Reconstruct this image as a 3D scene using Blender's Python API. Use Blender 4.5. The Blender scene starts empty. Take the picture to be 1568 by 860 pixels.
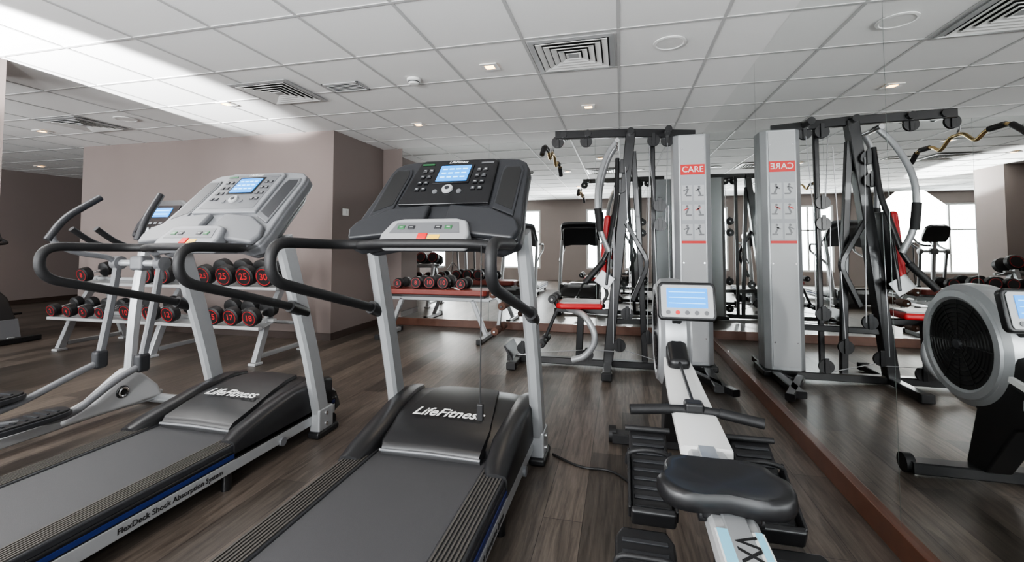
import bpy, math, random
from mathutils import Vector, Matrix
random.seed(3)
scene = bpy.context.scene
H = 2.45; XM = 0.98; YB = 5.76; YR = -2.2; XL = -10.8; CX = -3.27; CY = 4.62

# ---------------------------------------------------------------- materials
MATS = {}
def mat(name, col, rough=0.5, metal=0.0, emit=None, es=0.0, noise=0.0, nscale=60, bump=0.0, coat=0.0, spec=None):
    if name in MATS: return MATS[name]
    m = bpy.data.materials.new(name); m.use_nodes = True
    nt = m.node_tree; b = nt.nodes['Principled BSDF']
    b.inputs['Base Color'].default_value = (*col, 1)
    b.inputs['Roughness'].default_value = rough
    b.inputs['Metallic'].default_value = metal
    if coat: b.inputs['Coat Weight'].default_value = coat
    if spec is not None: b.inputs['Specular IOR Level'].default_value = spec
    if emit:
        b.inputs['Emission Color'].default_value = (*emit, 1)
        b.inputs['Emission Strength'].default_value = es
    if noise > 0 or bump > 0:
        tc = nt.nodes.new('ShaderNodeTexCoord')
        n = nt.nodes.new('ShaderNodeTexNoise'); n.inputs['Scale'].default_value = nscale
        n.inputs['Detail'].default_value = 4
        nt.links.new(tc.outputs['Object'], n.inputs['Vector'])
        if noise > 0:
            r = nt.nodes.new('ShaderNodeValToRGB')
            r.color_ramp.elements[0].color = (*[max(0, c*(1-noise)) for c in col], 1)
            r.color_ramp.elements[1].color = (*[min(1, c*(1+noise)) for c in col], 1)
            nt.links.new(n.outputs['Fac'], r.inputs['Fac'])
            nt.links.new(r.outputs['Color'], b.inputs['Base Color'])
        if bump > 0:
            bp = nt.nodes.new('ShaderNodeBump'); bp.inputs['Strength'].default_value = bump
            bp.inputs['Distance'].default_value = 0.002
            nt.links.new(n.outputs['Fac'], bp.inputs['Height'])
            nt.links.new(bp.outputs['Normal'], b.inputs['Normal'])
    MATS[name] = m
    return m

def wood_floor():
    m = bpy.data.materials.new('wood_plank_floor'); m.use_nodes = True
    nt = m.node_tree; N = nt.nodes; L = nt.links; b = N['Principled BSDF']
    tc = N.new('ShaderNodeTexCoord')
    mp = N.new('ShaderNodeMapping'); mp.inputs['Rotation'].default_value = (0, 0, math.radians(90))
    L.new(tc.outputs['Object'], mp.inputs['Vector'])
    br = N.new('ShaderNodeTexBrick')
    br.inputs['Scale'].default_value = 1.0
    br.inputs['Brick Width'].default_value = 1.25
    br.inputs['Row Height'].default_value = 0.16
    br.inputs['Mortar Size'].default_value = 0.0014
    br.inputs['Mortar Smooth'].default_value = 0.2
    br.inputs['Color1'].default_value = (0.046, 0.039, 0.034, 1)
    br.inputs['Color2'].default_value = (0.120, 0.100, 0.086, 1)
    br.inputs['Mortar'].default_value = (0.015, 0.012, 0.011, 1)
    L.new(mp.outputs['Vector'], br.inputs['Vector'])
    mp2 = N.new('ShaderNodeMapping'); mp2.inputs['Scale'].default_value = (22, 1.6, 1)
    L.new(tc.outputs['Object'], mp2.inputs['Vector'])
    n = N.new('ShaderNodeTexNoise'); n.inputs['Scale'].default_value = 2.4; n.inputs['Detail'].default_value = 8
    n.inputs['Roughness'].default_value = 0.65; n.inputs['Distortion'].default_value = 0.6
    L.new(mp2.outputs['Vector'], n.inputs['Vector'])
    r = N.new('ShaderNodeValToRGB')
    r.color_ramp.elements[0].position = 0.3; r.color_ramp.elements[0].color = (0.40, 0.39, 0.38, 1)
    r.color_ramp.elements[1].position = 0.72; r.color_ramp.elements[1].color = (1.55, 1.52, 1.48, 1)
    L.new(n.outputs['Fac'], r.inputs['Fac'])
    mx = N.new('ShaderNodeMixRGB'); mx.blend_type = 'MULTIPLY'; mx.inputs['Fac'].default_value = 1
    L.new(br.outputs['Color'], mx.inputs['Color1']); L.new(r.outputs['Color'], mx.inputs['Color2'])
    L.new(mx.outputs['Color'], b.inputs['Base Color'])
    b.inputs['Roughness'].default_value = 0.36
    b.inputs['Specular IOR Level'].default_value = 0.45
    bp = N.new('ShaderNodeBump'); bp.inputs['Strength'].default_value = 0.25; bp.inputs['Distance'].default_value = 0.002
    L.new(n.outputs['Fac'], bp.inputs['Height']); L.new(bp.outputs['Normal'], b.inputs['Normal'])
    return m

M_floor = wood_floor()
M_wall = mat('taupe_wall_paint', (0.200, 0.165, 0.154), 0.85, noise=0.03, nscale=3, bump=0.05)
M_wall_l = mat('rear_wall_paint', (0.24, 0.205, 0.19), 0.85, noise=0.03, nscale=3)
M_ceil = mat('ceiling_tile', (0.80, 0.80, 0.795), 0.9, noise=0.03, nscale=120, bump=0.15)
M_tbar = mat('ceiling_tbar', (0.48, 0.48, 0.48), 0.6)
M_base = mat('dark_baseboard_wood', (0.045, 0.03, 0.025), 0.45)
M_trim = mat('mahogany_trim', (0.095, 0.038, 0.022), 0.4, noise=0.3, nscale=14, coat=0.2)
M_mirror = mat('mirror_glass', (0.86, 0.875, 0.865), 0.0, 1.0)
M_seam = mat('mirror_edge', (0.25, 0.28, 0.27), 0.3, 0.6)
M_black = mat('black_plastic', (0.011, 0.011, 0.012), 0.38, noise=0.1, nscale=200)
M_blackm = mat('black_painted_steel', (0.008, 0.008, 0.009), 0.3, 0.0, coat=0.2)
M_rub = mat('black_rubber', (0.010, 0.010, 0.011), 0.55, bump=0.3, nscale=300)
M_belt = mat('treadmill_belt', (0.042, 0.042, 0.045), 0.62, noise=0.12, nscale=400, bump=0.25)
M_silver = mat('silver_paint', (0.37, 0.38, 0.39), 0.35, 0.45, noise=0.03)
M_lgrey = mat('light_grey_plastic', (0.36, 0.365, 0.37), 0.4)
M_mgrey = mat('mid_grey_plastic', (0.12, 0.123, 0.13), 0.4)
M_dgrey = mat('charcoal_plastic', (0.023, 0.024, 0.027), 0.38, bump=0.15, nscale=250)
M_glossy = mat('gloss_black_panel', (0.008, 0.008, 0.009), 0.12)
M_white = mat('white_plastic', (0.72, 0.72, 0.71), 0.4)
M_chrome = mat('chrome', (0.75, 0.75, 0.76), 0.12, 1.0)
M_red = mat('red_vinyl', (0.45, 0.015, 0.02), 0.4)
M_redb = mat('bright_red_label', (0.6, 0.02, 0.02), 0.5)
M_dbred = mat('dumbbell_red_print', (0.50, 0.02, 0.025), 0.5)
M_brick = mat('oxblood_vinyl', (0.20, 0.04, 0.03), 0.4)
M_foam = mat('brown_foam', (0.10, 0.045, 0.03), 0.7, bump=0.3)
M_screen = mat('lcd_screen', (0.01, 0.08, 0.25), 0.3, emit=(0.02, 0.32, 0.90), es=2.0)
M_lcdtxt = mat('lcd_text', (0.3, 0.6, 0.8), 0.3, emit=(0.25, 0.70, 1.0), es=2.0)
M_green = mat('green_label', (0.03, 0.13, 0.05), 0.4)
M_yel = mat('yellow_label', (0.8, 0.50, 0.05), 0.4)
M_gold = mat('brass_bar', (0.55, 0.42, 0.22), 0.25, 0.9)
M_cable = mat('steel_cable', (0.35, 0.35, 0.36), 0.3, 0.8)
M_navy = mat('navy_stripe', (0.01, 0.02, 0.10), 0.4)
M_lblue = mat('light_blue_sticker', (0.25, 0.55, 0.70), 0.4)
M_warm = mat('warm_lamp', (1, 0.7, 0.4), 0.5, emit=(1.0, 0.55, 0.20), es=11)
M_frame = mat('window_frame_white', (0.7, 0.7, 0.69), 0.5)
M_soft = mat('softbox_diffuser', (1, 1, 1), 0.6, emit=(1, 0.99, 0.97), es=16)
M_dark = mat('dark_void', (0.010, 0.010, 0.010), 0.7)
M_ribs = mat('tread_rib_rubber', (0.060,0.055,0.050), 0.45)
M_cgrey = mat('console_grey_plastic', (0.18,0.185,0.195), 0.4)

# ---------------------------------------------------------------- builder
def round_path(pts, r=0.05, n=6):
    pts = [Vector(p) for p in pts]
    out = [pts[0]]
    for i in range(1, len(pts)-1):
        P = pts[i]; a = pts[i-1]-P; b = pts[i+1]-P
        ra = min(r, a.length*0.49); rb = min(r, b.length*0.49)
        p1 = P + a.normalized()*ra; p2 = P + b.normalized()*rb
        for k in range(n+1):
            t = k/n
            out.append(p1*(1-t)**2 + P*2*t*(1-t) + p2*t*t)
    out.append(pts[-1])
    res = [out[0]]
    for p in out[1:]:
        if (p-res[-1]).length > 1e-5: res.append(p)
    return res

def circ(r, n=14): return [(r*math.cos(2*math.pi*i/n), r*math.sin(2*math.pi*i/n)) for i in range(n)]
def rect(a, b, c=0.0):
    a /= 2; b /= 2
    if c <= 0: return [(-a,-b),(a,-b),(a,b),(-a,b)]
    return [(-a+c,-b),(a-c,-b),(a,-b+c),(a,b-c),(a-c,b),(-a+c,b),(-a,b-c),(-a,-b+c)]

class Obj:
    def __init__(self, name, loc=(0,0,0), rz=0.0):
        self.e = bpy.data.objects.new(name, None)
        self.e.empty_display_size = 0.1
        self.e.location = loc; self.e.rotation_euler = (0,0,rz)
        scene.collection.objects.link(self.e)
    def mesh(self, name, vs, fs, m, M=None, bevel=0.0, smooth=True, seg=2, angle=35):
        me = bpy.data.meshes.new(name)
        vs = [Vector(v) for v in vs]
        if M is not None: vs = [M @ v for v in vs]
        me.from_pydata([tuple(v) for v in vs], [], fs)
        me.materials.append(m)
        import bmesh
        bm = bmesh.new(); bm.from_mesh(me)
        bmesh.ops.recalc_face_normals(bm, faces=bm.faces)
        bm.to_mesh(me); bm.free()
        if smooth:
            for p in me.polygons: p.use_smooth = True
            me.set_sharp_from_angle(angle=math.radians(angle))
        ob = bpy.data.objects.new(name, me)
        scene.collection.objects.link(ob)
        ob.parent = self.e
        if bevel > 0:
            md = ob.modifiers.new('bevel', 'BEVEL'); md.width = bevel; md.segments = seg
            md.limit_method = 'ANGLE'; md.angle_limit = math.radians(30); md.harden_normals = True
        return ob
    def box(self, name, c, s, m, bevel=0.0, rot=None, M=None, seg=2):
        x, y, z = s[0]/2, s[1]/2, s[2]/2
        vs = [Vector(v) for v in [(-x,-y,-z),(x,-y,-z),(x,y,-z),(-x,y,-z),(-x,-y,z),(x,-y,z),(x,y,z),(-x,y,z)]]
        if rot:
            R = Matrix.Rotation(rot[2],4,'Z') @ Matrix.Rotation(rot[1],4,'Y') @ Matrix.Rotation(rot[0],4,'X')
            vs = [R @ v for v in vs]
        vs = [v + Vector(c) for v in vs]
        fs = [(0,3,2,1),(4,5,6,7),(0,1,5,4),(1,2,6,5),(2,3,7,6),(3,0,4,7)]
        return self.mesh(name, vs, fs, m, M, bevel, seg=seg)
    def sweep(self, name, pts, prof, m, up=(0,0,1), M=None, bevel=0, scales=None):
        pts = [Vector(p) for p in pts]
        n = len(pts); k = len(prof)
        T = []
        for i in range(n):
            a = pts[max(i-1,0)]; b = pts[min(i+1,n-1)]
            T.append((b-a).normalized())
        upv = Vector(up)
        if abs(T[0].dot(upv)) > 0.98: upv = Vector((0,1,0)) if abs(T[0].y) < 0.9 else Vector((1,0,0))
        nrm = (upv - T[0]*upv.dot(T[0])).normalized()
        vs = []; 
        for i in range(n):
            if i > 0:
                ax = T[i-1].cross(T[i])
                if ax.length > 1e-7:
                    ang = T[i-1].angle(T[i])
                    nrm = Matrix.Rotation(ang, 3, ax.normalized()) @ nrm
                nrm = (nrm - T[i]*nrm.dot(T[i])).normalized()
            bi = T[i].cross(nrm)
            s = scales[i] if scales else 1
            for a, b in prof: vs.append(pts[i] + bi*a*s + nrm*b*s)
        fs = []
        for i in range(n-1):
            for j in range(k):
                fs.append((i*k+j, i*k+(j+1)%k, (i+1)*k+(j+1)%k, (i+1)*k+j))
        fs.append(tuple(range(k))); fs.append(tuple(range((n-1)*k, n*k)))
        return self.mesh(name, vs, fs, m, M, bevel)
    def tube(self, name, pts, r, m, fil=0.06, M=None, n=14, seg=6):
        return self.sweep(name, round_path(pts, fil, seg), circ(r, n), m, M=M)
    def bar(self, name, pts, a, b, m, fil=0.03, up=(0,0,1), M=None, c=0.006):
        return self.sweep(name, round_path(pts, fil, 4) if len(pts) > 2 else pts, rect(a, b, c), m, up=up, M=M)
    def cyl(self, name, p0, p1, r, m, r2=None, n=28, M=None, bevel=0):
        p0 = Vector(p0); p1 = Vector(p1)
        return self.sweep(name, [p0, p1], circ(r, n), m, M=M, scales=[1, (r2/r if r2 is not None else 1)], bevel=bevel)
    def prism(self, name, poly, lo, hi, m, axis='z', M=None, bevel=0, seg=2):
        def P(p, h):
            if axis == 'z': return (p[0], p[1], h)
            if axis == 'x': return (h, p[0], p[1])
            return (p[0], h, p[1])
        k = len(poly)
        vs = [P(p, lo) for p in poly] + [P(p, hi) for p in poly]
        fs = [tuple(range(k)), tuple(range(k, 2*k))] + [(i, (i+1) % k, k+(i+1) % k, k+i) for i in range(k)]
        return self.mesh(name, vs, fs, m, M, bevel, seg=seg)
    def loft(self, name, rings, m, M=None, bevel=0, caps=True, closed=True, angle=35):
        k = len(rings[0]); vs = [v for r in rings for v in r]; fs = []
        for i in range(len(rings)-1):
            for j in range(k if closed else k-1):
                fs.append((i*k+j, i*k+(j+1)%k, (i+1)*k+(j+1)%k, (i+1)*k+j))
        if caps: fs.append(tuple(range(k))); fs.append(tuple(range((len(rings)-1)*k, len(rings)*k)))
        return self.mesh(name, vs, fs, m, M, bevel, angle=angle)
    def lathe(self, name, prof, c, axis, m, n=36, M=None):
        c = Vector(c); ax = Vector(axis).normalized()
        u = ax.orthogonal().normalized(); v = ax.cross(u)
        open_ = prof[0][0] > 1e-3
        if open_: prof = list(prof) + [prof[0]]
        vs = []; k = n; fs = []
        P = prof[:-1] if open_ else prof
        for r, h in P:
            vs += [c + ax*h + (u*math.cos(2*math.pi*i/n) + v*math.sin(2*math.pi*i/n))*max(r, 1e-4) for i in range(n)]
        R = len(P)
        for i in range(R if open_ else R-1):
            a = i*k; b = ((i+1) % R)*k
            for j in range(k): fs.append((a+j, a+(j+1)%k, b+(j+1)%k, b+j))
        if not open_: fs.append(tuple(range(k))); fs.append(tuple(range((R-1)*k, R*k)))
        return self.mesh(name, vs, fs, m, M)
    def text(self, name, body, size, m, M, ext=0.0006, shear=0.0, align='CENTER', bold=0.0):
        cu = bpy.data.curves.new(name, 'FONT'); cu.body = body; cu.size = size
        cu.align_x = align; cu.align_y = 'CENTER'; cu.extrude = ext; cu.shear = shear; cu.offset = bold
        cu.resolution_u = 3
        t = bpy.data.objects.new(name+'_tmp', cu); scene.collection.objects.link(t)
        dg = bpy.context.evaluated_depsgraph_get(); dg.update()
        me = bpy.data.meshes.new_from_object(t.evaluated_get(dg))
        bpy.data.objects.remove(t)
        me.transform(M); me.materials.clear(); me.materials.append(m)
        ob = bpy.data.objects.new(name, me); scene.collection.objects.link(ob); ob.parent = self.e
        return ob

def frame(o, u, v):
    u = Vector(u).normalized(); v = Vector(v).normalized(); w = u.cross(v)
    M = Matrix(((u.x, v.x, w.x, o[0]), (u.y, v.y, w.y, o[1]), (u.z, v.z, w.z, o[2]), (0,0,0,1)))
    return M

def single(name, vs, fs, m, bevel=0):
    o = Obj('tmp'); ob = o.mesh(name, vs, fs, m, smooth=False, bevel=bevel)
    ob.parent = None; bpy.data.objects.remove(o.e); ob.name = name
    return ob
def sbox(name, lo, hi, m, bevel=0):
    x0,y0,z0 = lo; x1,y1,z1 = hi
    vs = [(x0,y0,z0),(x1,y0,z0),(x1,y1,z0),(x0,y1,z0),(x0,y0,z1),(x1,y0,z1),(x1,y1,z1),(x0,y1,z1)]
    fs = [(0,3,2,1),(4,5,6,7),(0,1,5,4),(1,2,6,5),(2,3,7,6),(3,0,4,7)]
    return single(name, vs, fs, m, bevel)
def multibox(name, boxes, m):
    vs = []; fs = []
    for lo, hi in boxes:
        x0,y0,z0 = lo; x1,y1,z1 = hi; k = len(vs)
        vs += [(x0,y0,z0),(x1,y0,z0),(x1,y1,z0),(x0,y1,z0),(x0,y0,z1),(x1,y0,z1),(x1,y1,z1),(x0,y1,z1)]
        fs += [tuple(k+i for i in f) for f in [(0,3,2,1),(4,5,6,7),(0,1,5,4),(1,2,6,5),(2,3,7,6),(3,0,4,7)]]
    return single(name, vs, fs, m)

# ---------------------------------------------------------------- room
YF = 8.2
sbox('floor', (XL-0.2, YR-0.2, -0.1), (XM+0.1, YF+0.2, 0), M_floor)
sbox('ceiling', (XL-0.2, YR-0.2, H), (XM+0.1, YF+0.2, H+0.1), M_ceil)
sbox('wall_right', (XM, YR-0.2, 0), (XM+0.15, YF, H), M_wall)
sbox('wall_back', (CX-0.02, YB, 0), (XM+0.1, YB+0.15, H), M_wall)
sbox('wall_alcove', (-7.2, CY, 0), (CX, YF, H), M_wall)
sbox('wall_left', (XL-0.15, YR-0.2, 0), (XL, YF+0.1, H), M_wall)
sbox('wall_far', (XL, YF, 0), (-7.2, YF+0.15, H), M_wall)
sbox('wall_partition', (-5.0, 1.6, 0), (-4.32, 2.27, H), M_wall)
wins = [(-9.6,-8.2), (-6.9,-5.5), (-3.6,-2.4), (-1.0,-0.35), (0.1,0.6)]
bx = []; x = XL
for a, b in wins:
    bx.append(((x,YR-0.15,0),(a,YR,H)))
    bx.append(((a,YR-0.15,0),(b,YR,0.35))); bx.append(((a,YR-0.15,2.15),(b,YR,H)))
    x = b
bx.append(((x,YR-0.15,0),(XM,YR,H)))
multibox('wall_rear', bx, M_wall_l)
for i, (a, b) in enumerate(wins):
    t = 0.05
    multibox('window_%d' % (i+1), [((a,YR-0.12,0.35),(a+t,YR-0.02,2.15)), ((b-t,YR-0.12,0.35),(b,YR-0.02,2.15)),
        ((a+t,YR-0.12,0.35),(b-t,YR-0.02,0.35+t)), ((a+t,YR-0.12,2.15-t),(b-t,YR-0.02,2.15)),
        (((a+b)/2-0.02,YR-0.1,0.35+t),((a+b)/2+0.02,YR-0.04,2.15-t)), ((a+t,YR-0.1,1.45),(b-t,YR-0.04,1.49))], M_frame)
    l = bpy.data.lights.new('daylight_%d' % (i+1), 'AREA'); l.shape = 'RECTANGLE'
    l.size = b-a; l.size_y = 1.8; l.energy = 140*(b-a); l.color = (0.95, 0.98, 1.0)
    lo = bpy.data.objects.new('daylight_%d' % (i+1), l); scene.collection.objects.link(lo)
    lo.location = ((a+b)/2, YR-0.2, 1.25)
    lo.rotation_euler = Vector((0,1,0)).to_track_quat('-Z','Z').to_euler()

# mirrors
def mirror(name, axis, segs, z0, z1):
    o = Obj(name)
    for i, (a, b) in enumerate(segs):
        g = 0.0015
        if axis == 'x': o.box('mirror_panel_%d' % i, (XM-0.004, (a+b)/2, (z0+z1)/2), (0.008, b-a-2*g, z1-z0), M_mirror)
        else: o.box('mirror_panel_%d' % i, ((a+b)/2, YB-0.004, (z0+z1)/2), (b-a-2*g, 0.008, z1-z0), M_mirror)
    for i, (a, b) in enumerate(segs[1:]):
        if axis == 'x': o.box('seam_%d' % i, (XM-0.003, a, (z0+z1)/2), (0.006, 2*g, z1-z0), M_seam)
        else: o.box('seam_%d' % i, (a, YB-0.003, (z0+z1)/2), (2*g, 0.006, z1-z0), M_seam)
mirror('wall_mirror', 'x', [(YR,-1.3),(-1.3,0.30),(0.30,1.95),(1.95,3.60),(3.60,YB-0.01)], 0.1, H-0.002)
mirror('wall_mirror', 'y', [(CX+0.3,-1.7),(-1.7,-0.3),(-0.3,XM-0.01)], 0.1, H-0.002)
sbox('trim_1', (XM-0.03, YR, 0), (XM, YB, 0.1), M_trim, 0.004)
sbox('trim_2', (CX+0.01, YB-0.03, 0), (XM-0.03, YB, 0.1), M_trim, 0.004)
sbox('baseboard_alcove', (-7.2, CY-0.015, 0), (CX+0.015, CY, 0.08), M_base)
sbox('baseboard_side', (CX, CY, 0), (CX+0.015, YB-0.03, 0.08), M_base)
sbox('baseboard_left', (XL, YR, 0), (XL+0.015, YF, 0.08), M_base)
sbox('baseboard_far', (XL+0.015, YF-0.015, 0), (-7.2, YF, 0.08), M_base)

# ceiling grid
tb = []
T = 0.61; w = 0.010
k = -17
while k*T < XM:
    if k*T > XL: tb.append(((k*T-w, YR, H-0.004), (k*T+w, YF if k*T < -7.2 else (CY if k*T < CX else YB), H+0.001)))
    k += 1
y = 2.82 - 8*T
while y < YF:
    xr = XM if y < YB else -7.2
    xl = XL
    if CY < y < YB:
        tb.append(((XL, y-w, H-0.004), (-7.2, y+w, H+0.001))); xl = CX
    tb.append(((xl, y-w, H-0.0045), (xr, y+w, H+0.001)))
    y += T
multibox('trim_3', tb, M_tbar)

def diffuser(x, y, s=0.56):
    o = Obj('ceiling_air_diffuser', (x, y, H-0.004))
    def ring(name, a, b, z0, z1, m):
        vs = [(-a,-a,z0),(a,-a,z0),(a,a,z0),(-a,a,z0),(-b,-b,z1),(b,-b,z1),(b,b,z1),(-b,b,z1)]
        vs += [(p[0],p[1],p[2]+0.004) for p in vs]
        fs = []
        for i in range(4):
            j = (i+1) % 4
            fs += [(i,j,4+j,4+i), (8+i,8+j,12+j,12+i), (i,j,8+j,8+i), (4+i,4+j,12+j,12+i)]
        return o.mesh(name, vs, fs, m, smooth=False)
    h = s/2
    ring('outer_frame', h, h-0.035, -0.012, -0.016, M_lgrey)
    o.box('throat', (0,0,-0.004), (s-0.07, s-0.07, 0.004), M_dark)
    a = h-0.045
    i = 0
    while a > 0.05:
        ring('louvre_%d' % i, a, a-0.036, -0.020, -0.008, M_white)
        a -= 0.046; i += 1
    o.box('centre_plate', (0,0,-0.012), (0.07,0.07,0.006), M_lgrey)
diffuser(-0.305, 3.12); diffuser(-2.9, 3.32); diffuser(-5.8, 3.72); diffuser(-8.0,1.5)

def downlight(x, y, pw=22):
    o = Obj('ceiling_downlight', (x, y, H-0.004))
    for i, (cx, cy, sx, sy) in enumerate([(0,-.05,.13,.03),(0,.05,.13,.03),(-.05,0,.03,.07),(.05,0,.03,.07)]):
        o.box('bezel_%d' % i, (cx,cy,-0.004), (sx,sy,0.008), M_white, 0.002)
    o.cyl('lamp', (0,0,0.001), (0,0,-0.007), 0.036, M_warm)
    l = bpy.data.lights.new('spot', 'SPOT'); l.energy = pw; l.color = (1, 0.84, 0.66)
    l.spot_size = math.radians(95); l.spot_blend = 0.7; l.shadow_soft_size = 0.03
    lo = bpy.data.objects.new('spot', l); scene.collection.objects.link(lo); lo.parent = o.e; lo.location = (0,0,-0.015)
for p in [(-0.94,3.2),(-3.63,3.48),(-2.18,4.6),(-0.29,4.38),(-6.64,3.83),(-9.7,5.6),(-0.94,0.9),(-2.6,0.9),(-2.6,-0.9),(-0.6,-0.9)]:
    downlight(*p)
def speaker(x, y):
    o = Obj('ceiling_speaker', (x, y, H-0.004))
    o.lathe('ring', [(0.0,0),(0.105,0),(0.105,-0.006),(0.09,-0.009),(0.085,-0.005),(0.0,-0.007)], (0,0,0), (0,0,1), M_white)
speaker(0.33, 3.09); speaker(-5.12, 3.66)
o = Obj('smoke_detector', (-1.61, 3.3, H-0.004))
o.lathe('body', [(0,0),(0.055,0),(0.055,-0.018),(0.045,-0.024),(0.045,-0.034),(0.034,-0.045),(0,-0.047)], (0,0,0), (0,0,1), M_white)
o.cyl('slot_ring', (0,0,-0.025), (0,0,-0.032), 0.047, M_dgrey)
o = Obj('return_air_grille', (-2.25, 3.33, H-0.004))
for i,(cx,cy,sx,sy) in enumerate([(0,-.09,.34,.02),(0,.09,.34,.02),(-.16,0,.02,.2),(.16,0,.02,.2)]):
    o.box('frame_%d'%i, (cx,cy,-0.005), (sx,sy,0.01), M_lgrey, 0.002)
o.box('throat', (0,0,-0.001), (.31,.17,.002), M_dark)
for i in range(6): o.box('blade_%d'%i, (0,-.07+i*.028,-0.006), (.30,.018,.002), M_white, rot=(0.4,0,0))
o = Obj('light_switch', (CX+0.001, 4.87, 1.5))
o.box('plate', (0.004,0,0), (0.008,0.12,0.085), M_white, 0.003)
o.box('rocker_1', (0.010,-0.025,0), (0.005,0.035,0.05), M_white, 0.001)
o.box('rocker_2', (0.010,0.025,0), (0.005,0.035,0.05), M_white, 0.001)

# ---------------------------------------------------------------- treadmill
M_pod = mat('pod_silver_plastic', (0.26,0.265,0.27), 0.35)
def treadmill(x, y, grey=False, ye=-0.93):
    o = Obj('treadmill', (x, y, 0))
    shell = M_mgrey if grey else M_dgrey
    for s in (-1, 1):
        o.box('side_rail_%d' % s, (s*0.365, -0.80, 0.125), (0.05, 1.95, 0.09), M_blackm, 0.01)
        o.box('side_trim_%d' % s, (s*0.392, -0.80, 0.102), (0.008, 1.90, 0.052), M_silver, 0.003)
        o.box('side_stripe_%d' % s, (s*0.392, -0.80, 0.145), (0.006, 1.90, 0.018), M_navy)
        o.box('foot_rail_%d' % s, (s*0.325, -1.12, 0.180), (0.118, 1.35, 0.030), M_dgrey, 0.008)
        for i in range(7):
            o.box('tread_rib_%d_%d' % (s, i), (s*(0.281+i*0.0145), -1.12, 0.1965), (0.007, 1.34, 0.005), M_ribs)
        o.box('end_cap_%d' % s, (s*0.335, -1.81, 0.135), (0.12, 0.12, 0.12), M_black, 0.025)
        o.cyl('rear_foot_%d' % s, (s*0.33, -1.70, 0.0), (s*0.33, -1.70, 0.08), 0.03, M_rub)
        o.cyl('transport_wheel_%d' % s, (s*0.36, 0.12, 0.04), (s*0.40, 0.12, 0.04), 0.04, M_rub)
        o.cyl('side_bolt_%d' % s, (s*0.385, -0.30, 0.085), (s*0.41, -0.30, 0.085), 0.022, M_mgrey)
        o.cyl('side_leveller_%d' % s, (s*0.37, -0.62, 0.0), (s*0.37, -0.62, 0.085), 0.022, M_blackm)
    o.box('under_frame', (0, -0.75, 0.09), (0.66, 1.8, 0.05), M_blackm)
    prof = []
    for i in range(9):
        a = math.radians(90 + i*22.5); prof.append((-1.80 + 0.035*math.cos(a), 0.153 + 0.035*math.sin(a)))
    prof += [(-0.2, 0.118), (-0.2, 0.188)]
    o.prism('running_belt', prof, -0.265, 0.265, M_belt, 'x')
    def ring(yy, hw, z0, zt, sag=0.03):
        pts = []
        n = 14
        pts.append((-hw, yy, z0)); pts.append((hw, yy, z0))
        for i in range(n+1):
            t = 1-2*i/n
            e = abs(t)**5
            pts.append((hw*t*(1-0.02*e), yy, zt - sag*e - (zt-sag-z0)*0.10*(abs(t)**16)))
        return pts
    o.loft('motor_hood', [ring(-0.44,0.36,0.12,0.225,0.01), ring(-0.40,0.375,0.12,0.245,0.015), ring(-0.26,0.385,0.10,0.285,0.025),
                          ring(-0.06,0.39,0.08,0.312,0.03), ring(0.08,0.385,0.08,0.305,0.04), ring(0.20,0.37,0.08,0.25,0.05), ring(0.26,0.35,0.08,0.14,0.03)], M_black)
    for s in (-1, 1):
        rings = []
        for yy, z, wd in [(-0.60,0.208,0.10),(-0.54,0.232,0.118),(-0.38,0.270,0.128),(-0.2,0.305,0.11),(0.0,0.322,0.10),(0.12,0.30,0.08)]:
            cx = s*(0.395-wd/2)
            rings.append([(cx-wd/2, yy, z-0.02),(cx-wd/2*0.8, yy, z-0.002),(cx, yy, z+0.004),(cx+wd/2*0.8, yy, z-0.002),(cx+wd/2, yy, z-0.02),(cx+wd/2, yy, 0.12),(cx-wd/2, yy, 0.12)])
        o.loft('hood_shoulder_%d' % s, rings, M_black, angle=50)
    rings = []
    for yy, z, hw in [(-0.50,0.214,0.245),(-0.48,0.238,0.25),(-0.36,0.272,0.25),(-0.2,0.308,0.225),(-0.06,0.328,0.20),(0.04,0.325,0.18)]:
        rings.append([(-hw,yy,z-0.03),(-hw*0.97,yy,z),(0,yy,z+0.006),(hw*0.97,yy,z),(hw,yy,z-0.03)])
    o.loft('hood_logo_panel', rings, M_black, angle=50)
    o.sweep('hood_panel_edge', [(-0.245,-0.505,0.208),(0,-0.512,0.216),(0.245,-0.505,0.208)], circ(0.006, 8), M_mgrey)
    Mt = frame((0,-0.28,0.3045), (1,0,0), (0,1,0.21))
    o.text('logo_text', 'LifeFitness', 0.088, M_white, Mt, shear=0.35, bold=0.0012)
    Ms = frame((0.3970,-0.88,0.102), (0,1,0), (0,0,1))
    o.text('side_text', 'FlexDeck Shock Absorption System', 0.030, M_black, Ms, bold=0.0003)
    for s in (-1, 1):
        o.sweep('upright_%d' % s, round_path([(s*0.415, 0.02, 0.02), (s*0.412, -0.12, 0.55), (s*0.40, -0.33, 1.17)], 0.2, 6), rect(0.064, 0.105, 0.015), M_silver, up=(0,1,0))
        o.box('upright_foot_%d' % s, (s*0.415, 0.02, 0.02), (0.09, 0.20, 0.04), M_black, 0.015)
        o.box('upright_bracket_%d' % s, (s*0.415, 0.0, 0.10), (0.075, 0.13, 0.13), M_silver, 0.01)
        for dz in (0.07, 0.13):
            o.cyl('bolt_%d_%d' % (s, int(dz*100)), (s*0.45, 0.0, dz), (s*0.458, 0.0, dz), 0.011, M_chrome)
        pts = [(s*0.30,-0.53,1.115), (s*0.425,-0.60,1.115), (s*0.435,ye,1.125), (s*0.435,ye,0.985), (s*0.43,-0.30,0.80), (s*0.415,-0.19,0.755)]
        o.tube('handrail_%d' % s, pts, 0.021, M_rub, fil=0.085, seg=8)
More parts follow.
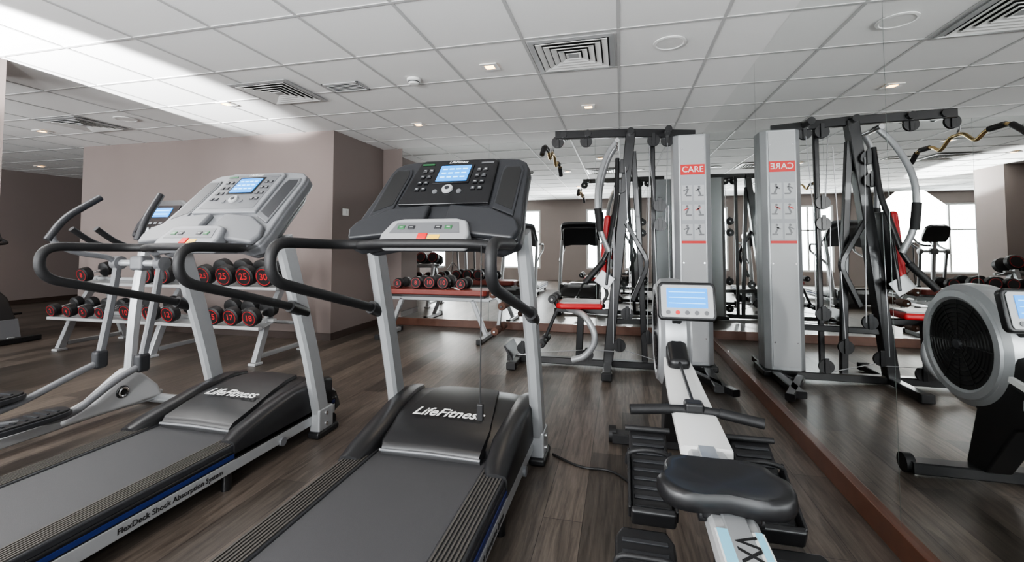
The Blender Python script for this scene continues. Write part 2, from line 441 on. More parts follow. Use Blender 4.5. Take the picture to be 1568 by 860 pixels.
        o.cyl('handrail_collar_%d' % s, (s*0.43,-0.30,0.80), (s*0.418,-0.16,0.745), 0.032, M_black)
    o.tube('front_grip', [(-0.33,-0.56,1.11),(-0.2,-0.60,1.12),(0.2,-0.60,1.12),(0.33,-0.56,1.11)], 0.019, M_rub, fil=0.05)
    C = frame((0,-0.53,1.12), (1,0,0), (0,0.70,0.71))
    prof = [(-0.425,0.02),(-0.43,0.10),(-0.41,0.30),(-0.40,0.52),(-0.385,0.575),(-0.34,0.61),(-0.22,0.625),(0.22,0.625),(0.34,0.61),(0.385,0.575),(0.40,0.52),(0.41,0.30),(0.43,0.10),(0.425,0.02),(0.36,-0.01),(0.22,0.03),(-0.22,0.03),(-0.36,-0.01)]
    o.prism('console_shell', prof, -0.075, -0.012, shell, 'z', M=C, bevel=0.018, seg=3)
    o.prism('console_rim', [(p[0]*0.985, p[1]*0.985+0.004) for p in prof], -0.03, 0.004, M_dgrey if not grey else M_cgrey, 'z', M=C, bevel=0.010)
    prof_b = [(p[0]*0.9, p[1]*0.85+0.03) for p in prof]
    o.prism('console_back', prof_b, -0.13, -0.06, shell, 'z', M=C, bevel=0.03, seg=3)
    o.prism('display_board', [(-0.24,0.24),(0.24,0.24),(0.225,0.575),(0.20,0.595),(-0.20,0.595),(-0.225,0.575)], 0.0, 0.022, M_glossy if not grey else M_cgrey, 'z', M=C, bevel=0.008)
    if grey: o.prism('display_inlay', [(-0.205,0.27),(0.205,0.27),(0.19,0.57),(-0.19,0.57)], 0.02, 0.0235, M_mgrey, 'z', M=C)
    o.box('screen_bezel', (0.0,0.47,0.0245), (0.20,0.155,0.003), M_glossy, 0.001, M=C)
    o.box('screen', (0.0,0.47,0.027), (0.17,0.125,0.004), M_screen, M=C)
    for i in range(3):
        for j in range(4): o.box('screen_line_%d_%d' % (i,j), (-0.055+j*0.037,0.437+i*0.033,0.0295), (0.026,0.008,0.001), M_lcdtxt, M=C)
    o.text('screen_brand', 'LifeFitness', 0.026, M_white, C @ Matrix.Translation((0,0.57,0.0235)), shear=0.3)
    o.lathe('select_knob', [(0,0.004),(0.030,0.004),(0.028,0.012),(0.012,0.014),(0,0.014)], (0,0.345,0.02), (0,0,1), M_lgrey, M=C)
    o.cyl('select_knob_cap', (0,0.345,0.03), (0,0.345,0.037), 0.012, M_dgrey, M=C)
    for s in (-1, 1):
        for i in range(4):
            for j in range(2):
                o.box('key_%d_%d_%d' % (s,i,j), (s*(0.135+j*0.036), 0.35+i*0.05, 0.026), (0.024,0.022,0.004), M_dgrey, 0.002, M=C)
                o.box('key_mark_%d_%d_%d' % (s,i,j), (s*(0.135+j*0.036), 0.35+i*0.05, 0.0285), (0.012,0.005,0.001), M_lgrey, M=C)
        o.box('label_%d' % s, (s*0.17, 0.555, 0.0245), (0.07,0.010,0.003), M_green if s < 0 else M_mgrey, M=C)
        o.lathe('side_key_%d' % s, [(0,0),(0.014,0),(0.012,0.006),(0,0.006)], (s*0.065,0.33,0.022), (0,0,1), M_mgrey, M=C)
        prw = [(s*0.26,0.22),(s*0.375,0.16),(s*0.375,0.50),(s*0.36,0.545),(s*0.27,0.545),(s*0.255,0.50)]
        o.prism('accessory_tray_rim_%d' % s, prw, 0.0, 0.012, shell, 'z', M=C, bevel=0.01)
        pri = [(s*0.272,0.25),(s*0.362,0.20),(s*0.362,0.49),(s*0.35,0.525),(s*0.28,0.525),(s*0.268,0.49)]
        o.prism('accessory_tray_%d' % s, pri, 0.008, 0.0135, M_dark if not grey else M_dgrey, 'z', M=C)
        o.prism('lower_shelf_%d' % s, [(s*0.05,0.05),(s*0.40,0.0),(s*0.425,0.06),(s*0.40,0.12),(s*0.26,0.20),(s*0.05,0.225)], 0.0, 0.035, shell, 'z', M=C, bevel=0.014)
    o.prism('control_pod', [(-0.205,-0.055),(0.205,-0.055),(0.215,0.0),(0.185,0.085),(0.13,0.10),(-0.13,0.10),(-0.185,0.085),(-0.215,0.0)], 0.0, 0.062, M_cgrey if grey else M_pod, 'z', M=C, bevel=0.016, seg=3)
    o.prism('pod_inset', [(-0.17,0.0),(0.17,0.0),(0.15,0.065),(-0.15,0.065)], 0.060, 0.0640, M_mgrey, 'z', M=C)
    for i, (uu, mm) in enumerate([(-0.12,M_green),(-0.07,M_dgrey),(0.06,M_dgrey),(0.11,M_green)]):
        o.box('pod_key_%d' % i, (uu,0.033,0.0655), (0.034,0.022,0.004), mm, 0.002, M=C)
        o.box('pod_mark_%d' % i, (uu,0.033,0.068), (0.016,0.005,0.001), M_lgrey, M=C)
    o.box('stop_key', (0.0,-0.020,0.064), (0.045,0.034,0.008), M_redb, 0.003, M=C)
    o.box('warning_label', (0.055,-0.024,0.0632), (0.055,0.026,0.002), M_yel, M=C)
    return o
t2 = treadmill(-0.815, 2.35, ye=-0.97); t2.e.scale = (0.95,1,1)
t1 = treadmill(-2.08, 2.36, grey=True); t1.e.scale = (0.87,1,0.985)
t2.tube('safety_cord', [(0.28,-0.60,1.11),(0.285,-0.62,0.8),(0.28,-0.61,0.48)], 0.003, M_rub, n=6)
t2.box('safety_clip', (0.28,-0.61,0.45), (0.03,0.018,0.07), M_black, 0.006)

# ---------------------------------------------------------------- elliptical
def elliptical(x, y):
    o = Obj('elliptical_trainer', (x, y, 0))
    o.tube('front_stabiliser', [(-0.32,0.22,0.035),(0.32,0.22,0.035)], 0.032, M_silver)
    o.tube('rear_stabiliser', [(-0.30,-1.45,0.035),(0.30,-1.45,0.035)], 0.032, M_silver)
    for s in (-1,1):
        o.cyl('front_foot_%d'%s,(s*0.30,0.22,0.035),(s*0.36,0.22,0.035),0.036,M_black)
        o.cyl('rear_foot_%d'%s,(s*0.28,-1.45,0.035),(s*0.34,-1.45,0.035),0.036,M_black)
    o.bar('spine', [(0,0.24,0.06),(0,-0.10,0.08),(0,-0.6,0.07),(0,-1.45,0.07)], 0.07, 0.06, M_silver, 0.15)
    prof = [(0.24,0.05),(0.20,0.14),(0.10,0.24),(0.02,0.30),(-0.06,0.25),(-0.20,0.15),(-0.36,0.10),(-0.36,0.05)]
    o.prism('front_housing', prof, -0.055, 0.055, M_lgrey, 'x', bevel=0.025, seg=3)
    o.lathe('housing_badge', [(0,0),(0.04,0),(0.036,0.01),(0,0.012)], (0.055,-0.04,0.16), (1,0,0), M_black)
    o.lathe('housing_badge_ring', [(0.02,0.010),(0.032,0.013),(0.03,0.014),(0.02,0.012)], (0.055,-0.04,0.16), (1,0,0), M_chrome)
    pr = [(-1.55,0.08),(-1.50,0.30),(-1.35,0.46),(-1.15,0.50),(-0.98,0.42),(-0.88,0.22),(-0.86,0.08)]
    o.prism('drive_housing', pr, -0.10, 0.10, M_lgrey, 'x', bevel=0.03, seg=3)
    for s in (-1,1):
        o.lathe('crank_disc_%d'%s, [(0,0),(0.17,0),(0.165,0.02),(0,0.025)], (s*0.105,-1.18,0.29), (s,0,0), M_dgrey)
    o.sweep('mast', round_path([(0,0.04,0.22),(0,0.06,0.70),(0,0.13,1.22)],0.2,6), rect(0.055,0.065,0.015), M_silver, up=(0,1,0))
    o.cyl('pivot_axle', (-0.19,0.08,0.985), (0.19,0.08,0.985), 0.022, M_silver)
    o.box('pivot_block', (0,0.09,0.985), (0.11,0.09,0.10), M_mgrey, 0.02)
    C = frame((0.03,0.11,1.17), (1,0,0), (0,0.50,0.87))
    o.prism('console_shell', [(-0.17,0.0),(0.17,0.0),(0.19,0.10),(0.17,0.27),(0.10,0.31),(-0.10,0.31),(-0.17,0.27),(-0.19,0.10)], -0.07, 0.0, M_dgrey, 'z', M=C, bevel=0.02, seg=3)
    o.prism('console_face', [(-0.14,0.03),(0.14,0.03),(0.13,0.25),(-0.13,0.25)], 0.0, 0.006, M_glossy, 'z', M=C)
    o.box('screen', (0,0.19,0.008), (0.15,0.075,0.004), M_screen, M=C)
    for i in range(2): o.box('screen_line_%d'%i, (0,0.175+i*0.03,0.0105), (0.12,0.006,0.001), M_lcdtxt, M=C)
    for i in range(5):
        for j in range(2): o.box('key_%d_%d'%(i,j), (-0.09+i*0.045,0.06+j*0.04,0.008), (0.028,0.018,0.004), M_mgrey, 0.002, M=C)
    for s in (-1,1):
        o.tube('fixed_handle_%d'%s, [(s*0.03,0.08,1.08),(s*0.09,0.0,1.08),(s*0.10,-0.14,1.12),(s*0.10,-0.26,1.21)], 0.017, M_rub, fil=0.07)
        ph = -0.12
        pts = [(s*0.19,0.08,0.88),(s*0.19,0.06,1.02),(s*0.22,-0.12-ph,1.06),(s*0.24,-0.24-ph,1.14),(s*0.25,-0.20-ph,1.28),(s*0.24,-0.10-ph,1.44)]
        if s < 0: pts = [(-0.19,0.08,0.88),(-0.19,0.06,1.02),(-0.23,-0.16,1.06),(-0.25,-0.29,1.14),(-0.25,-0.21,1.28),(-0.23,-0.02,1.43)]
        o.tube('moving_arm_upper_%d'%s, pts, 0.018, M_mgrey, fil=0.08)
        o.tube('arm_grip_%d'%s, [pts[3],pts[4],pts[5]], 0.022, M_dgrey, fil=0.08)
        o.lathe('arm_hub_%d'%s, [(0,-0.03),(0.045,-0.025),(0.045,0.025),(0,0.03)], (s*0.19,0.08,0.985), (1,0,0), M_mgrey)
        o.sweep('moving_arm_lower_%d'%s, round_path([(s*0.19,0.08,1.0),(s*0.185,0.04,0.70),(s*0.18,-0.02,0.36)],0.2,5), rect(0.035,0.05,0.01), M_mgrey, up=(0,1,0))
        o.box('knuckle_%d'%s, (s*0.18,-0.02,0.35), (0.06,0.08,0.12), M_dgrey, 0.02)
        o.tube('pedal_link_%d'%s, [(s*0.18,-0.03,0.33),(s*0.18,-0.16,0.29),(s*0.18,-0.42,0.17-s*0.03),(s*0.18,-1.18,0.20+s*0.12)], 0.021, M_mgrey, fil=0.1)
        zc = 0.21 - s*0.03; yc = -0.62
        n=20; oval=[]
        for i in range(n):
            a=2*math.pi*i/n; ca,sa=math.cos(a),math.sin(a)
            oval.append((s*0.18+0.075*(abs(ca)**0.6)*(1 if ca>0 else -1), yc+0.20*(abs(sa)**0.7)*(1 if sa>0 else -1)))
        o.prism('pedal_%d'%s, oval, zc, zc+0.03, M_black, 'z', bevel=0.008)
        o.prism('pedal_rim_%d'%s, [(s*0.18+(p[0]-s*0.18)*1.08, yc+(p[1]-yc)*1.05) for p in oval], zc-0.01, zc+0.018, M_dgrey, 'z', bevel=0.006)
        for i in range(7): o.box('pedal_rib_%d_%d'%(s,i), (s*0.18,yc-0.14+i*0.045,zc+0.032), (0.10,0.012,0.006), M_dgrey)
    return o
elliptical(-3.20, 2.33)

# ---------------------------------------------------------------- dumbbell rack + dumbbells
RY = 3.55
o = Obj('dumbbell_rack', (0,0,0))
for i, xx in enumerate((-5.72,-4.50,-3.28)):
    o.bar('front_leg_%d'%i, [(xx,RY-0.02,0.02),(xx,RY+0.10,0.36),(xx,RY+0.33,0.74)], 0.05, 0.07, M_silver, 0.05, up=(0,1,0))
    o.bar('rear_leg_%d'%i, [(xx,RY+0.36,0.76),(xx,RY+0.62,0.02)], 0.05, 0.06, M_silver, up=(0,1,0))
    o.box('foot_rail_%d'%i, (xx,RY+0.30,0.07), (0.045,0.52,0.04), M_silver, 0.006)
    o.box('foot_pad_f%d'%i, (xx,RY-0.02,0.012), (0.08,0.10,0.024), M_lgrey, 0.006)
    o.box('foot_pad_r%d'%i, (xx,RY+0.62,0.012), (0.08,0.10,0.024), M_lgrey, 0.006)
TI = {'upper': (RY+0.22, 0.70), 'lower': (RY+0.02, 0.36)}
for nm,(yy,zz) in TI.items():
    for k,(dy,dz) in enumerate(((-0.09,-0.015),(0.09,0.03))):
        o.box('%s_rail_%d'%(nm,k), (-4.5,yy+dy,zz+dz), (2.62,0.045,0.03), M_lgrey, 0.004)
    o.box('%s_tray'%nm, (-4.5,yy,zz-0.01), (2.6,0.16,0.012), M_silver, 0.003, rot=(0.25,0,0))
o.tube('cross_brace', [(-5.7,RY+0.5,0.3),(-3.3,RY+0.5,0.3)], 0.018, M_silver)
def dumbbell(loc, r, num, tilt=0.24):
    dirv = Vector((0,-0.97,-tilt)).normalized()
    o = Obj('dumbbell', loc)
    o.cyl('handle', -dirv*0.07, dirv*0.07, 0.016, M_chrome)
    L = 0.055+r*0.35
    for s in (-1,1):
        d = dirv*s
        o.lathe('head_%d'%s, [(0,0.062),(r*0.75,0.062),(r,0.075),(r,0.062+L-0.012),(r*0.86,0.062+L),(0,0.062+L)], (0,0,0), d, M_rub, n=24)
        o.lathe('face_ring_%d'%s, [(r*0.74,0),(r*0.79,0),(r*0.79,0.002),(r*0.74,0.002)], d*(0.062+L), d, M_dbred, n=24)
    up = Vector((0,-tilt,0.97)); up = (up - dirv*up.dot(dirv)).normalized()
    Mt = frame(dirv*(0.062+L+0.001), (1,0,0), up)
    o.text('weight_number', num, r*(0.90 if len(num) < 3 else 0.65), M_dbred, Mt, bold=0.0012)
def rack_db(x, tier, r, num):
    yy, zz = TI[tier]; dumbbell((x, yy, zz+0.035+r*0.97), r, num)
for x,n in [(-5.62,'8'),(-4.76,'20'),(-4.53,'22'),(-4.02,'22.5'),(-3.77,'25'),(-3.53,'25'),(-3.30,'30')]:
    rack_db(x,'upper',0.102 if x>-5 else 0.078,n)
for i,(x,n) in enumerate([(-5.72,'2'),(-5.50,'4'),(-5.28,'5'),(-5.06,'6'),(-4.72,'10'),(-4.43,'12'),(-4.20,'12'),(-3.68,'15'),(-3.48,'17'),(-3.27,'18')]):
    rack_db(x,'lower',0.065 if i<4 else 0.084,n)

# ---------------------------------------------------------------- weight bench (+ dumbbells resting on it)
o = Obj('weight_bench', (-2.15, 5.08, 0))
o.prism('seat_pad', [(-0.72,-0.13),(-0.70,-0.15),(0.62,-0.15),(0.66,-0.12),(0.66,0.12),(0.62,0.15),(-0.70,0.15),(-0.72,0.13)], 0.515, 0.58, M_brick, 'z', bevel=0.018, seg=3)
o.box('pad_base', (-0.03,0,0.500), (1.30,0.22,0.03), M_blackm)
o.bar('spine', [(-0.66,0,0.46),(0.66,0,0.46)], 0.05, 0.05, M_silver)
for s in (-1,1):
    o.bar('leg_%d'%s, [(-0.45,0,0.45),(-0.62,0,0.04)] if s<0 else [(0.45,0,0.45),(0.62,0,0.04)], 0.05, 0.05, M_silver)
    o.bar('foot_%d'%s, [(s*0.62,-0.28,0.03),(s*0.62,0.28,0.03)], 0.05, 0.05, M_silver)
    for q in (-1,1): o.box('foot_cap_%d_%d'%(s,q), (s*0.62,q*0.28,0.03), (0.06,0.05,0.06), M_black, 0.008)
o.bar('leg_developer', [(0.62,0,0.46),(0.76,0,0.50),(0.80,0,0.40),(0.76,0,0.12)], 0.04, 0.04, M_silver, 0.05)
for i,(xx,zz) in enumerate([(0.76,0.55),(0.86,0.42),(0.78,0.14)]):
    o.cyl('roller_bar_%d'%i, (xx,-0.24,zz), (xx,0.24,zz), 0.012, M_chrome)
    for s in (-1,1): o.cyl('foam_roller_%d_%d'%(i,s), (xx,s*0.06,zz), (xx,s*0.22,zz), 0.045, M_foam, bevel=0.01)
o.bar('developer_post', [(0.70,0,0.48),(0.76,0,0.57)], 0.035, 0.035, M_silver)
for x,r,n in [(-2.60,0.060,'5'),(-2.36,0.072,'8'),(-2.19,0.078,'10'),(-2.02,0.078,'10'),(-1.80,0.066,'6')]:
    dumbbell((x,5.08,0.582+r), r, n, 0.0)

# ---------------------------------------------------------------- multi gym
def pulley(o, name, c, axis, r=0.055):
    c = Vector(c)
    o.lathe(name, [(0,-0.012),(r,-0.012),(r*0.86,-0.003),(r*0.86,0.003),(r,0.012),(0,0.012)], c, axis, M_blackm, n=24)
    o.lathe(name+'_hub', [(0,-0.018),(0.014,-0.018),(0.014,0.018),(0,0.018)], c, axis, M_chrome, n=12)
o = Obj('multi_gym', (0, 4.20, 0))
cx, cy = 0.62, 0.12
def colring(z): 
    a, b, c = 0.155, 0.13, 0.045
    return [(cx-a+c,cy-b,z),(cx+a-c,cy-b,z),(cx+a,cy-b+c,z),(cx+a,cy+b-c,z),(cx+a-c,cy+b,z),(cx-a+c,cy+b,z),(cx-a,cy+b-c,z),(cx-a,cy-b+c,z)]
o.loft('stack_shroud', [colring(0.07), colring(2.08)], M_silver, bevel=0.008)
o.box('shroud_front_panel', (cx,cy-0.132,1.08), (0.20,0.006,1.96), M_lgrey, 0.002)
yf = cy-0.1365
F = frame((cx,yf,0), (1,0,0), (0,0,1))
o.box('poster', (cx,yf,1.47), (0.198,0.003,0.68), mat('poster_paper',(0.34,0.35,0.37),0.5))
o.box('poster_red_band', (cx,yf-0.001,1.765), (0.198,0.003,0.09), M_redb)
o.text('poster_title', 'CARE', 0.072, M_white, F @ Matrix.Translation((0,1.765,0.0035)), bold=0.0005)
o.box('poster_red_foot', (cx,yf-0.001,1.13), (0.198,0.003,0.022), M_redb)
for i in range(2):
    for j in range(3):
        ux = -0.05+i*0.10; vz = 1.20+j*0.17
        o.box('poster_cell_%d_%d'%(i,j), (cx+ux,yf-0.0015,vz+0.02), (0.085,0.002,0.135), mat('poster_cell_grey',(0.46,0.47,0.48),0.5))
        Fm = F @ Matrix.Translation((ux, vz, 0.003))
        o.box('figure_body_%d_%d'%(i,j), (0.0,0.03,0), (0.014,0.06,0.001), M_mgrey, M=Fm, rot=(0,0,0.4*(1 if i else -1)))
        o.box('figure_leg_%d_%d'%(i,j), (0.014,-0.004,0), (0.045,0.012,0.001), M_mgrey, M=Fm)
        o.box('figure_arm_%d_%d'%(i,j), (-0.010,0.048,0), (0.045,0.009,0.001), M_redb if j==1 else M_mgrey, M=Fm, rot=(0,0,0.5))
        o.cyl('figure_head_%d_%d'%(i,j), (0.0,0.072,0), (0.0,0.072,0.001), 0.010, M_mgrey, M=Fm)
o.box('shroud_base', (cx,cy,0.045), (0.36,0.30,0.05), M_blackm, 0.01)
for z in (0.3, 0.95, 1.95):
    for s in (-1,1): o.cyl('shroud_screw_%d_%d'%(int(z*100),s), (cx+s*0.085,cy-0.134,z), (cx+s*0.085,cy-0.139,z), 0.007, M_chrome, n=10)
o.bar('base_beam', [(-1.05,0,0.045),(0.66,0.0,0.045)], 0.07, 0.06, M_blackm)
o.bar('column_stabiliser', [(0.70,-0.55,0.04),(0.72,0.50,0.04)], 0.07, 0.05, M_blackm)
o.bar('column_foot_link', [(0.55,-0.10,0.04),(0.80,-0.62,0.04)], 0.06, 0.05, M_blackm)
o.bar('mid_stabiliser', [(-0.12,-0.42,0.04),(-0.12,0.42,0.04)], 0.07, 0.05, M_blackm)
o.bar('front_stabiliser', [(-0.95,-0.28,0.04),(-0.95,0.28,0.04)], 0.07, 0.05, M_blackm)
o.box('low_row_footplate', (-1.0,-0.02,0.12), (0.02,0.34,0.16), M_blackm, 0.006, rot=(0,-0.5,0))
for s in (-1,1):
    o.box('stab_cap_%d'%s, (-0.12,s*0.42,0.04), (0.085,0.05,0.065), M_rub, 0.008)
    o.box('front_cap_%d'%s, (-0.95,s*0.28,0.04), (0.085,0.05,0.065), M_rub, 0.008)
o.bar('main_upright', [(-0.12,0,0.06),(-0.03,0,0.9),(0.10,0,2.12)], 0.085, 0.10, M_blackm, 0.3, up=(0,1,0))
o.bar('second_upright', [(0.20,0.02,0.06),(0.17,0.02,1.0),(0.12,0.0,1.95)], 0.05, 0.05, M_blackm, 0.3, up=(0,1,0))
o.bar('guard_upright', [(0.30,0.16,0.06),(0.30,0.16,2.10)], 0.04, 0.04, M_blackm, up=(0,1,0))
o.bar('top_beam', [(0.66,0.12,2.105),(0.10,0.0,2.12),(-0.58,-0.06,2.12)], 0.055, 0.075, M_blackm, 0.1)
o.bar('lower_link_beam', [(0.50,0.1,0.42),(-0.08,0,0.42)], 0.05, 0.05, M_blackm)
o.bar('weight_lever', [(0.05,-0.05,1.30),(0.24,-0.06,0.95),(0.10,-0.05,0.62)], 0.04, 0.045, M_blackm, 0.08, up=(0,1,0))
for xx in (-0.5,-0.28,0.1,0.42): o.cyl('beam_bolt_%d'%int(xx*100+100), (xx,-0.10,2.12), (xx,0.06,2.12), 0.03, M_blackm, n=16)
for i,(p,a) in enumerate([((-0.56,-0.05,2.06),(0,1,0)),((-0.30,-0.03,2.06),(0,1,0)),((0.30,0.03,2.05),(0,1,0)),((0.42,0.06,2.05),(0,1,0)),
        ((0.02,-0.07,1.80),(0,1,0)),((0.0,-0.07,1.62),(0,1,0)),((0.34,-0.05,1.45),(0,1,0)),((0.34,-0.05,1.28),(0,1,0)),((0.36,-0.05,0.55),(0,1,0)),
        ((0.05,-0.08,0.50),(0,1,0)),((-0.02,-0.08,0.22),(0,1,0)),((-0.90,-0.02,0.14),(0,1,0)),((-0.30,-0.07,0.12),(0,1,0)),((0.36,-0.08,0.14),(0,1,0)),((0.22,-0.08,0.30),(0,1,0))]):
    pulley(o, 'pulley_%d'%i, p, a)
    o.box('pulley_bracket_%d'%i, (p[0],p[1]-0.02,p[2]+0.01), (0.03,0.008,0.12), M_blackm, 0.002)
def cable(n, pts): o.tube(n, pts, 0.0035, M_cable, fil=0.005, n=6, seg=2)
cable('cable_a', [(-0.61,-0.05,1.98),(-0.61,-0.05,2.08),(-0.25,-0.03,2.11),(0.25,0.03,2.10),(0.30,0.0,1.45)])
cable('cable_b', [(0.39,-0.02,1.28),(0.42,0.03,2.02)]); cable('cable_c', [(0.29,-0.05,1.28),(0.31,-0.05,0.55)])
cable('cable_d', [(0.41,-0.05,0.55),(0.41,-0.05,1.45)]); cable('cable_e', [(0.05,-0.09,1.80),(0.08,-0.09,0.50)])
cable('cable_f', [(-0.02,-0.09,0.17),(-0.30,-0.08,0.17),(-0.9,-0.03,0.09)]); cable('cable_g', [(0.36,-0.08,0.09),(0.0,-0.08,0.19)])
cable('cable_h', [(-0.05,-0.09,1.62),(-0.07,-0.09,0.24)]); cable('cable_i', [(0.22,-0.08,0.35),(0.26,-0.06,1.9)])
o.box('backrest_shell', (-0.095,0,1.06), (0.03,0.32,0.62), M_blackm, 0.012, rot=(0,0.09,0))
o.box('backrest_pad', (-0.135,0,1.06), (0.06,0.30,0.62), M_red, 0.026, rot=(0,0.09,0), seg=3)
o.box('backrest_centre', (-0.168,0,1.06), (0.008,0.15,0.52), M_dgrey, 0.003, rot=(0,0.09,0))
o.prism('seat_pad', [(-0.16,-0.13),(-0.52,-0.19),(-0.57,-0.15),(-0.57,0.15),(-0.52,0.19),(-0.16,0.13)], 0.535, 0.585, M_red, 'z', bevel=0.02, seg=3)
o.prism('seat_top', [(-0.18,-0.11),(-0.50,-0.165),(-0.54,-0.13),(-0.54,0.13),(-0.50,0.165),(-0.18,0.11)], 0.58, 0.597, M_lgrey, 'z', bevel=0.006)
o.bar('seat_rail', [(-0.05,0,0.50),(-0.58,0,0.51)], 0.05, 0.05, M_blackm)
o.bar('seat_strut', [(-0.36,0,0.49),(-0.38,0,0.06)], 0.06, 0.06, M_blackm, up=(0,1,0))
o.tube('leg_lever', [(-0.48,0,0.52),(-0.30,-0.22,0.50),(-0.20,-0.24,0.30),(-0.30,-0.22,0.14),(-0.42,-0.20,0.10)], 0.028, M_silver, fil=0.1)
for i,(xx,zz) in enumerate([(-0.60,0.62),(-0.70,0.22)]):
    o.cyl('roller_bar_%d'%i, (xx,-0.20,zz), (xx,0.20,zz), 0.011, M_chrome)
    for s in (-1,1): o.cyl('foam_roller_%d_%d'%(i,s), (xx,s*0.05,zz), (xx,s*0.18,zz), 0.038, M_rub, bevel=0.01)
o.bar('roller_strut', [(-0.56,0,0.50),(-0.60,0,0.63)], 0.03, 0.03, M_blackm)
o.bar('roller_strut_low', [(-0.58,0,0.50),(-0.70,0,0.22)], 0.03, 0.03, M_blackm)
o.cyl('fly_axle', (-0.02,-0.2,2.02), (-0.02,0.2,2.02), 0.02, M_chrome)
for s in (-1,1):
    o.tube('fly_arm_%d'%s, [(-0.03,s*0.10,2.03),(-0.12,s*0.15,1.90),(-0.20,s*0.26,1.60),(-0.18,s*0.27,1.25),(-0.10,s*0.24,1.05)], 0.023, M_silver, fil=0.2)
    o.cyl('fly_grip_%d'%s, (-0.19,s*0.27,1.42), (-0.17,s*0.268,1.22), 0.030, M_rub)
    o.tube('press_arm_%d'%s, [(-0.02,s*0.07,1.88),(-0.03,s*0.12,1.5),(-0.12,s*0.23,1.0),(-0.28,s*0.26,0.80)], 0.020, M_blackm, fil=0.1)
    o.cyl('press_grip_%d'%s, (-0.14,s*0.235,0.97), (-0.30,s*0.26,0.78), 0.026, M_rub)
    o.box('sector_plate_%d'%s, (-0.14,s*0.15,0.80), (0.14,0.008,0.12), M_silver, 0.03, rot=(0,0.6,0))
bx_ = -0.61
o.tube('lat_bar', [(bx_,-0.62,1.84),(bx_,-0.50,1.93),(bx_,-0.30,1.93),(bx_,-0.20,1.87),(bx_,-0.08,1.96),(bx_,0.06,1.96),(bx_,0.18,1.87),(bx_,0.28,1.93),(bx_,0.46,1.93),(bx_,0.56,1.84)], 0.014, M_gold, fil=0.04)
for s,(p,q) in enumerate([((bx_,-0.62,1.84),(bx_,-0.52,1.915)),((bx_,0.56,1.84),(bx_,0.48,1.915)),((bx_,-0.47,1.93),(bx_,-0.33,1.93)),((bx_,0.31,1.93),(bx_,0.43,1.93))]):
    o.cyl('lat_grip_%d'%s, p, q, 0.021, M_rub)
o.cyl('lat_carabiner', (bx_,-0.02,1.96), (bx_,-0.04,2.0), 0.012, M_chrome)

# ---------------------------------------------------------------- rowing machine
o = Obj('rowing_machine', (0.265, 0, 0))
YFw = 2.68; ZF = 0.63
o.sweep('slide_rail', [(0,2.35,0.445),(0,0.35,0.375)], rect(0.115,0.06,0.01), M_lgrey)
o.sweep('rail_track', [(0,2.10,0.470),(0,0.37,0.4095)], rect(0.055,0.012,0.003), M_silver)
sl = (0.445-0.375)/2.0
def railz(y): return 0.375 + (y-0.35)*sl + 0.0305
def sticker(n, y0, y1, x0, x1, m, dz=0.0012):
    vs = [(x0,y0,railz(y0)+dz),(x1,y0,railz(y0)+dz),(x1,y1,railz(y1)+dz),(x0,y1,railz(y1)+dz)]
    vs += [(v[0],v[1],v[2]+0.0008) for v in vs]
    o.mesh(n, vs, [(0,1,2,3),(4,5,6,7),(0,1,5,4),(1,2,6,5),(2,3,7,6),(3,0,4,7)], m, smooth=False)
sticker('rail_label', 0.4, 1.19, -0.054, 0.054, M_white, 0.006)
sticker('rail_label_blue_l', 0.4, 1.19, -0.050, -0.024, M_lblue, 0.0075)
sticker('rail_label_blue_r', 0.4, 1.19, 0.034, 0.050, M_lblue, 0.0075)
o.text('rail_text', 'VXYXO', 0.070, M_black, frame((0.004,1.05,railz(1.05)+0.0092), (0,-1,-sl), (1,0,0)), bold=0.001)
o.bar('rear_leg', [(0,0.42,0.37),(0,0.36,0.05)], 0.06, 0.05, M_blackm, up=(0,1,0))
o.bar('rear_foot', [(-0.22,0.36,0.035),(0.22,0.36,0.035)], 0.06, 0.05, M_blackm)
o.lathe('flywheel_rim', [(0.20,-0.070),(0.265,-0.070),(0.290,-0.05),(0.295,0.0),(0.290,0.05),(0.265,0.070),(0.20,0.070)], (0,YFw,ZF), (1,0,0), M_silver, n=64)
for s in (-1,1):
    o.lathe('flywheel_ring_%d'%s, [(0.215,0.068),(0.264,0.070),(0.258,0.080),(0.228,0.082),(0.215,0.074)], (0,YFw,ZF), (s,0,0), M_silver, n=64)
    o.lathe('flywheel_grille_%d'%s, [(0,0.075),(0.05,0.075),(0.217,0.072),(0.217,0.06),(0,0.06)], (0,YFw,ZF), (s,0,0), M_dark, n=64)
    for k in range(8):
        rr = 0.045+k*0.021
        o.lathe('grille_ring_%d_%d'%(s,k), [(rr,0.074),(rr+0.0015,0.079),(rr+0.003,0.074)], (0,YFw,ZF), (s,0,0), M_black, n=40)
    for k in range(12):
        a = k*math.pi/6
        o.cyl('grille_spoke_%d_%d'%(s,k), (s*0.076,YFw+0.02*math.cos(a),ZF+0.02*math.sin(a)), (s*0.076,YFw+0.215*math.cos(a),ZF+0.215*math.sin(a)), 0.002, M_black, n=6)
    o.lathe('hub_%d'%s, [(0,0.088),(0.022,0.087),(0.026,0.075),(0,0.07)], (0,YFw,ZF), (s,0,0), M_dgrey)
o.prism('front_frame', [(2.14,0.40),(2.22,0.375),(2.40,0.32),(2.58,0.06),(2.70,0.06),(2.62,0.34),(2.72,0.44),(2.80,0.56),(2.62,0.60),(2.46,0.54),(2.36,0.50),(2.14,0.475)], -0.055, 0.055, M_black, 'x', bevel=0.012)
o.bar('front_foot', [(-0.32,2.64,0.04),(0.32,2.64,0.04)], 0.08, 0.055, M_black)
for s in (-1,1): o.cyl('front_wheel_%d'%s, (s*0.30,2.66,0.045), (s*0.34,2.66,0.045), 0.045, M_rub)
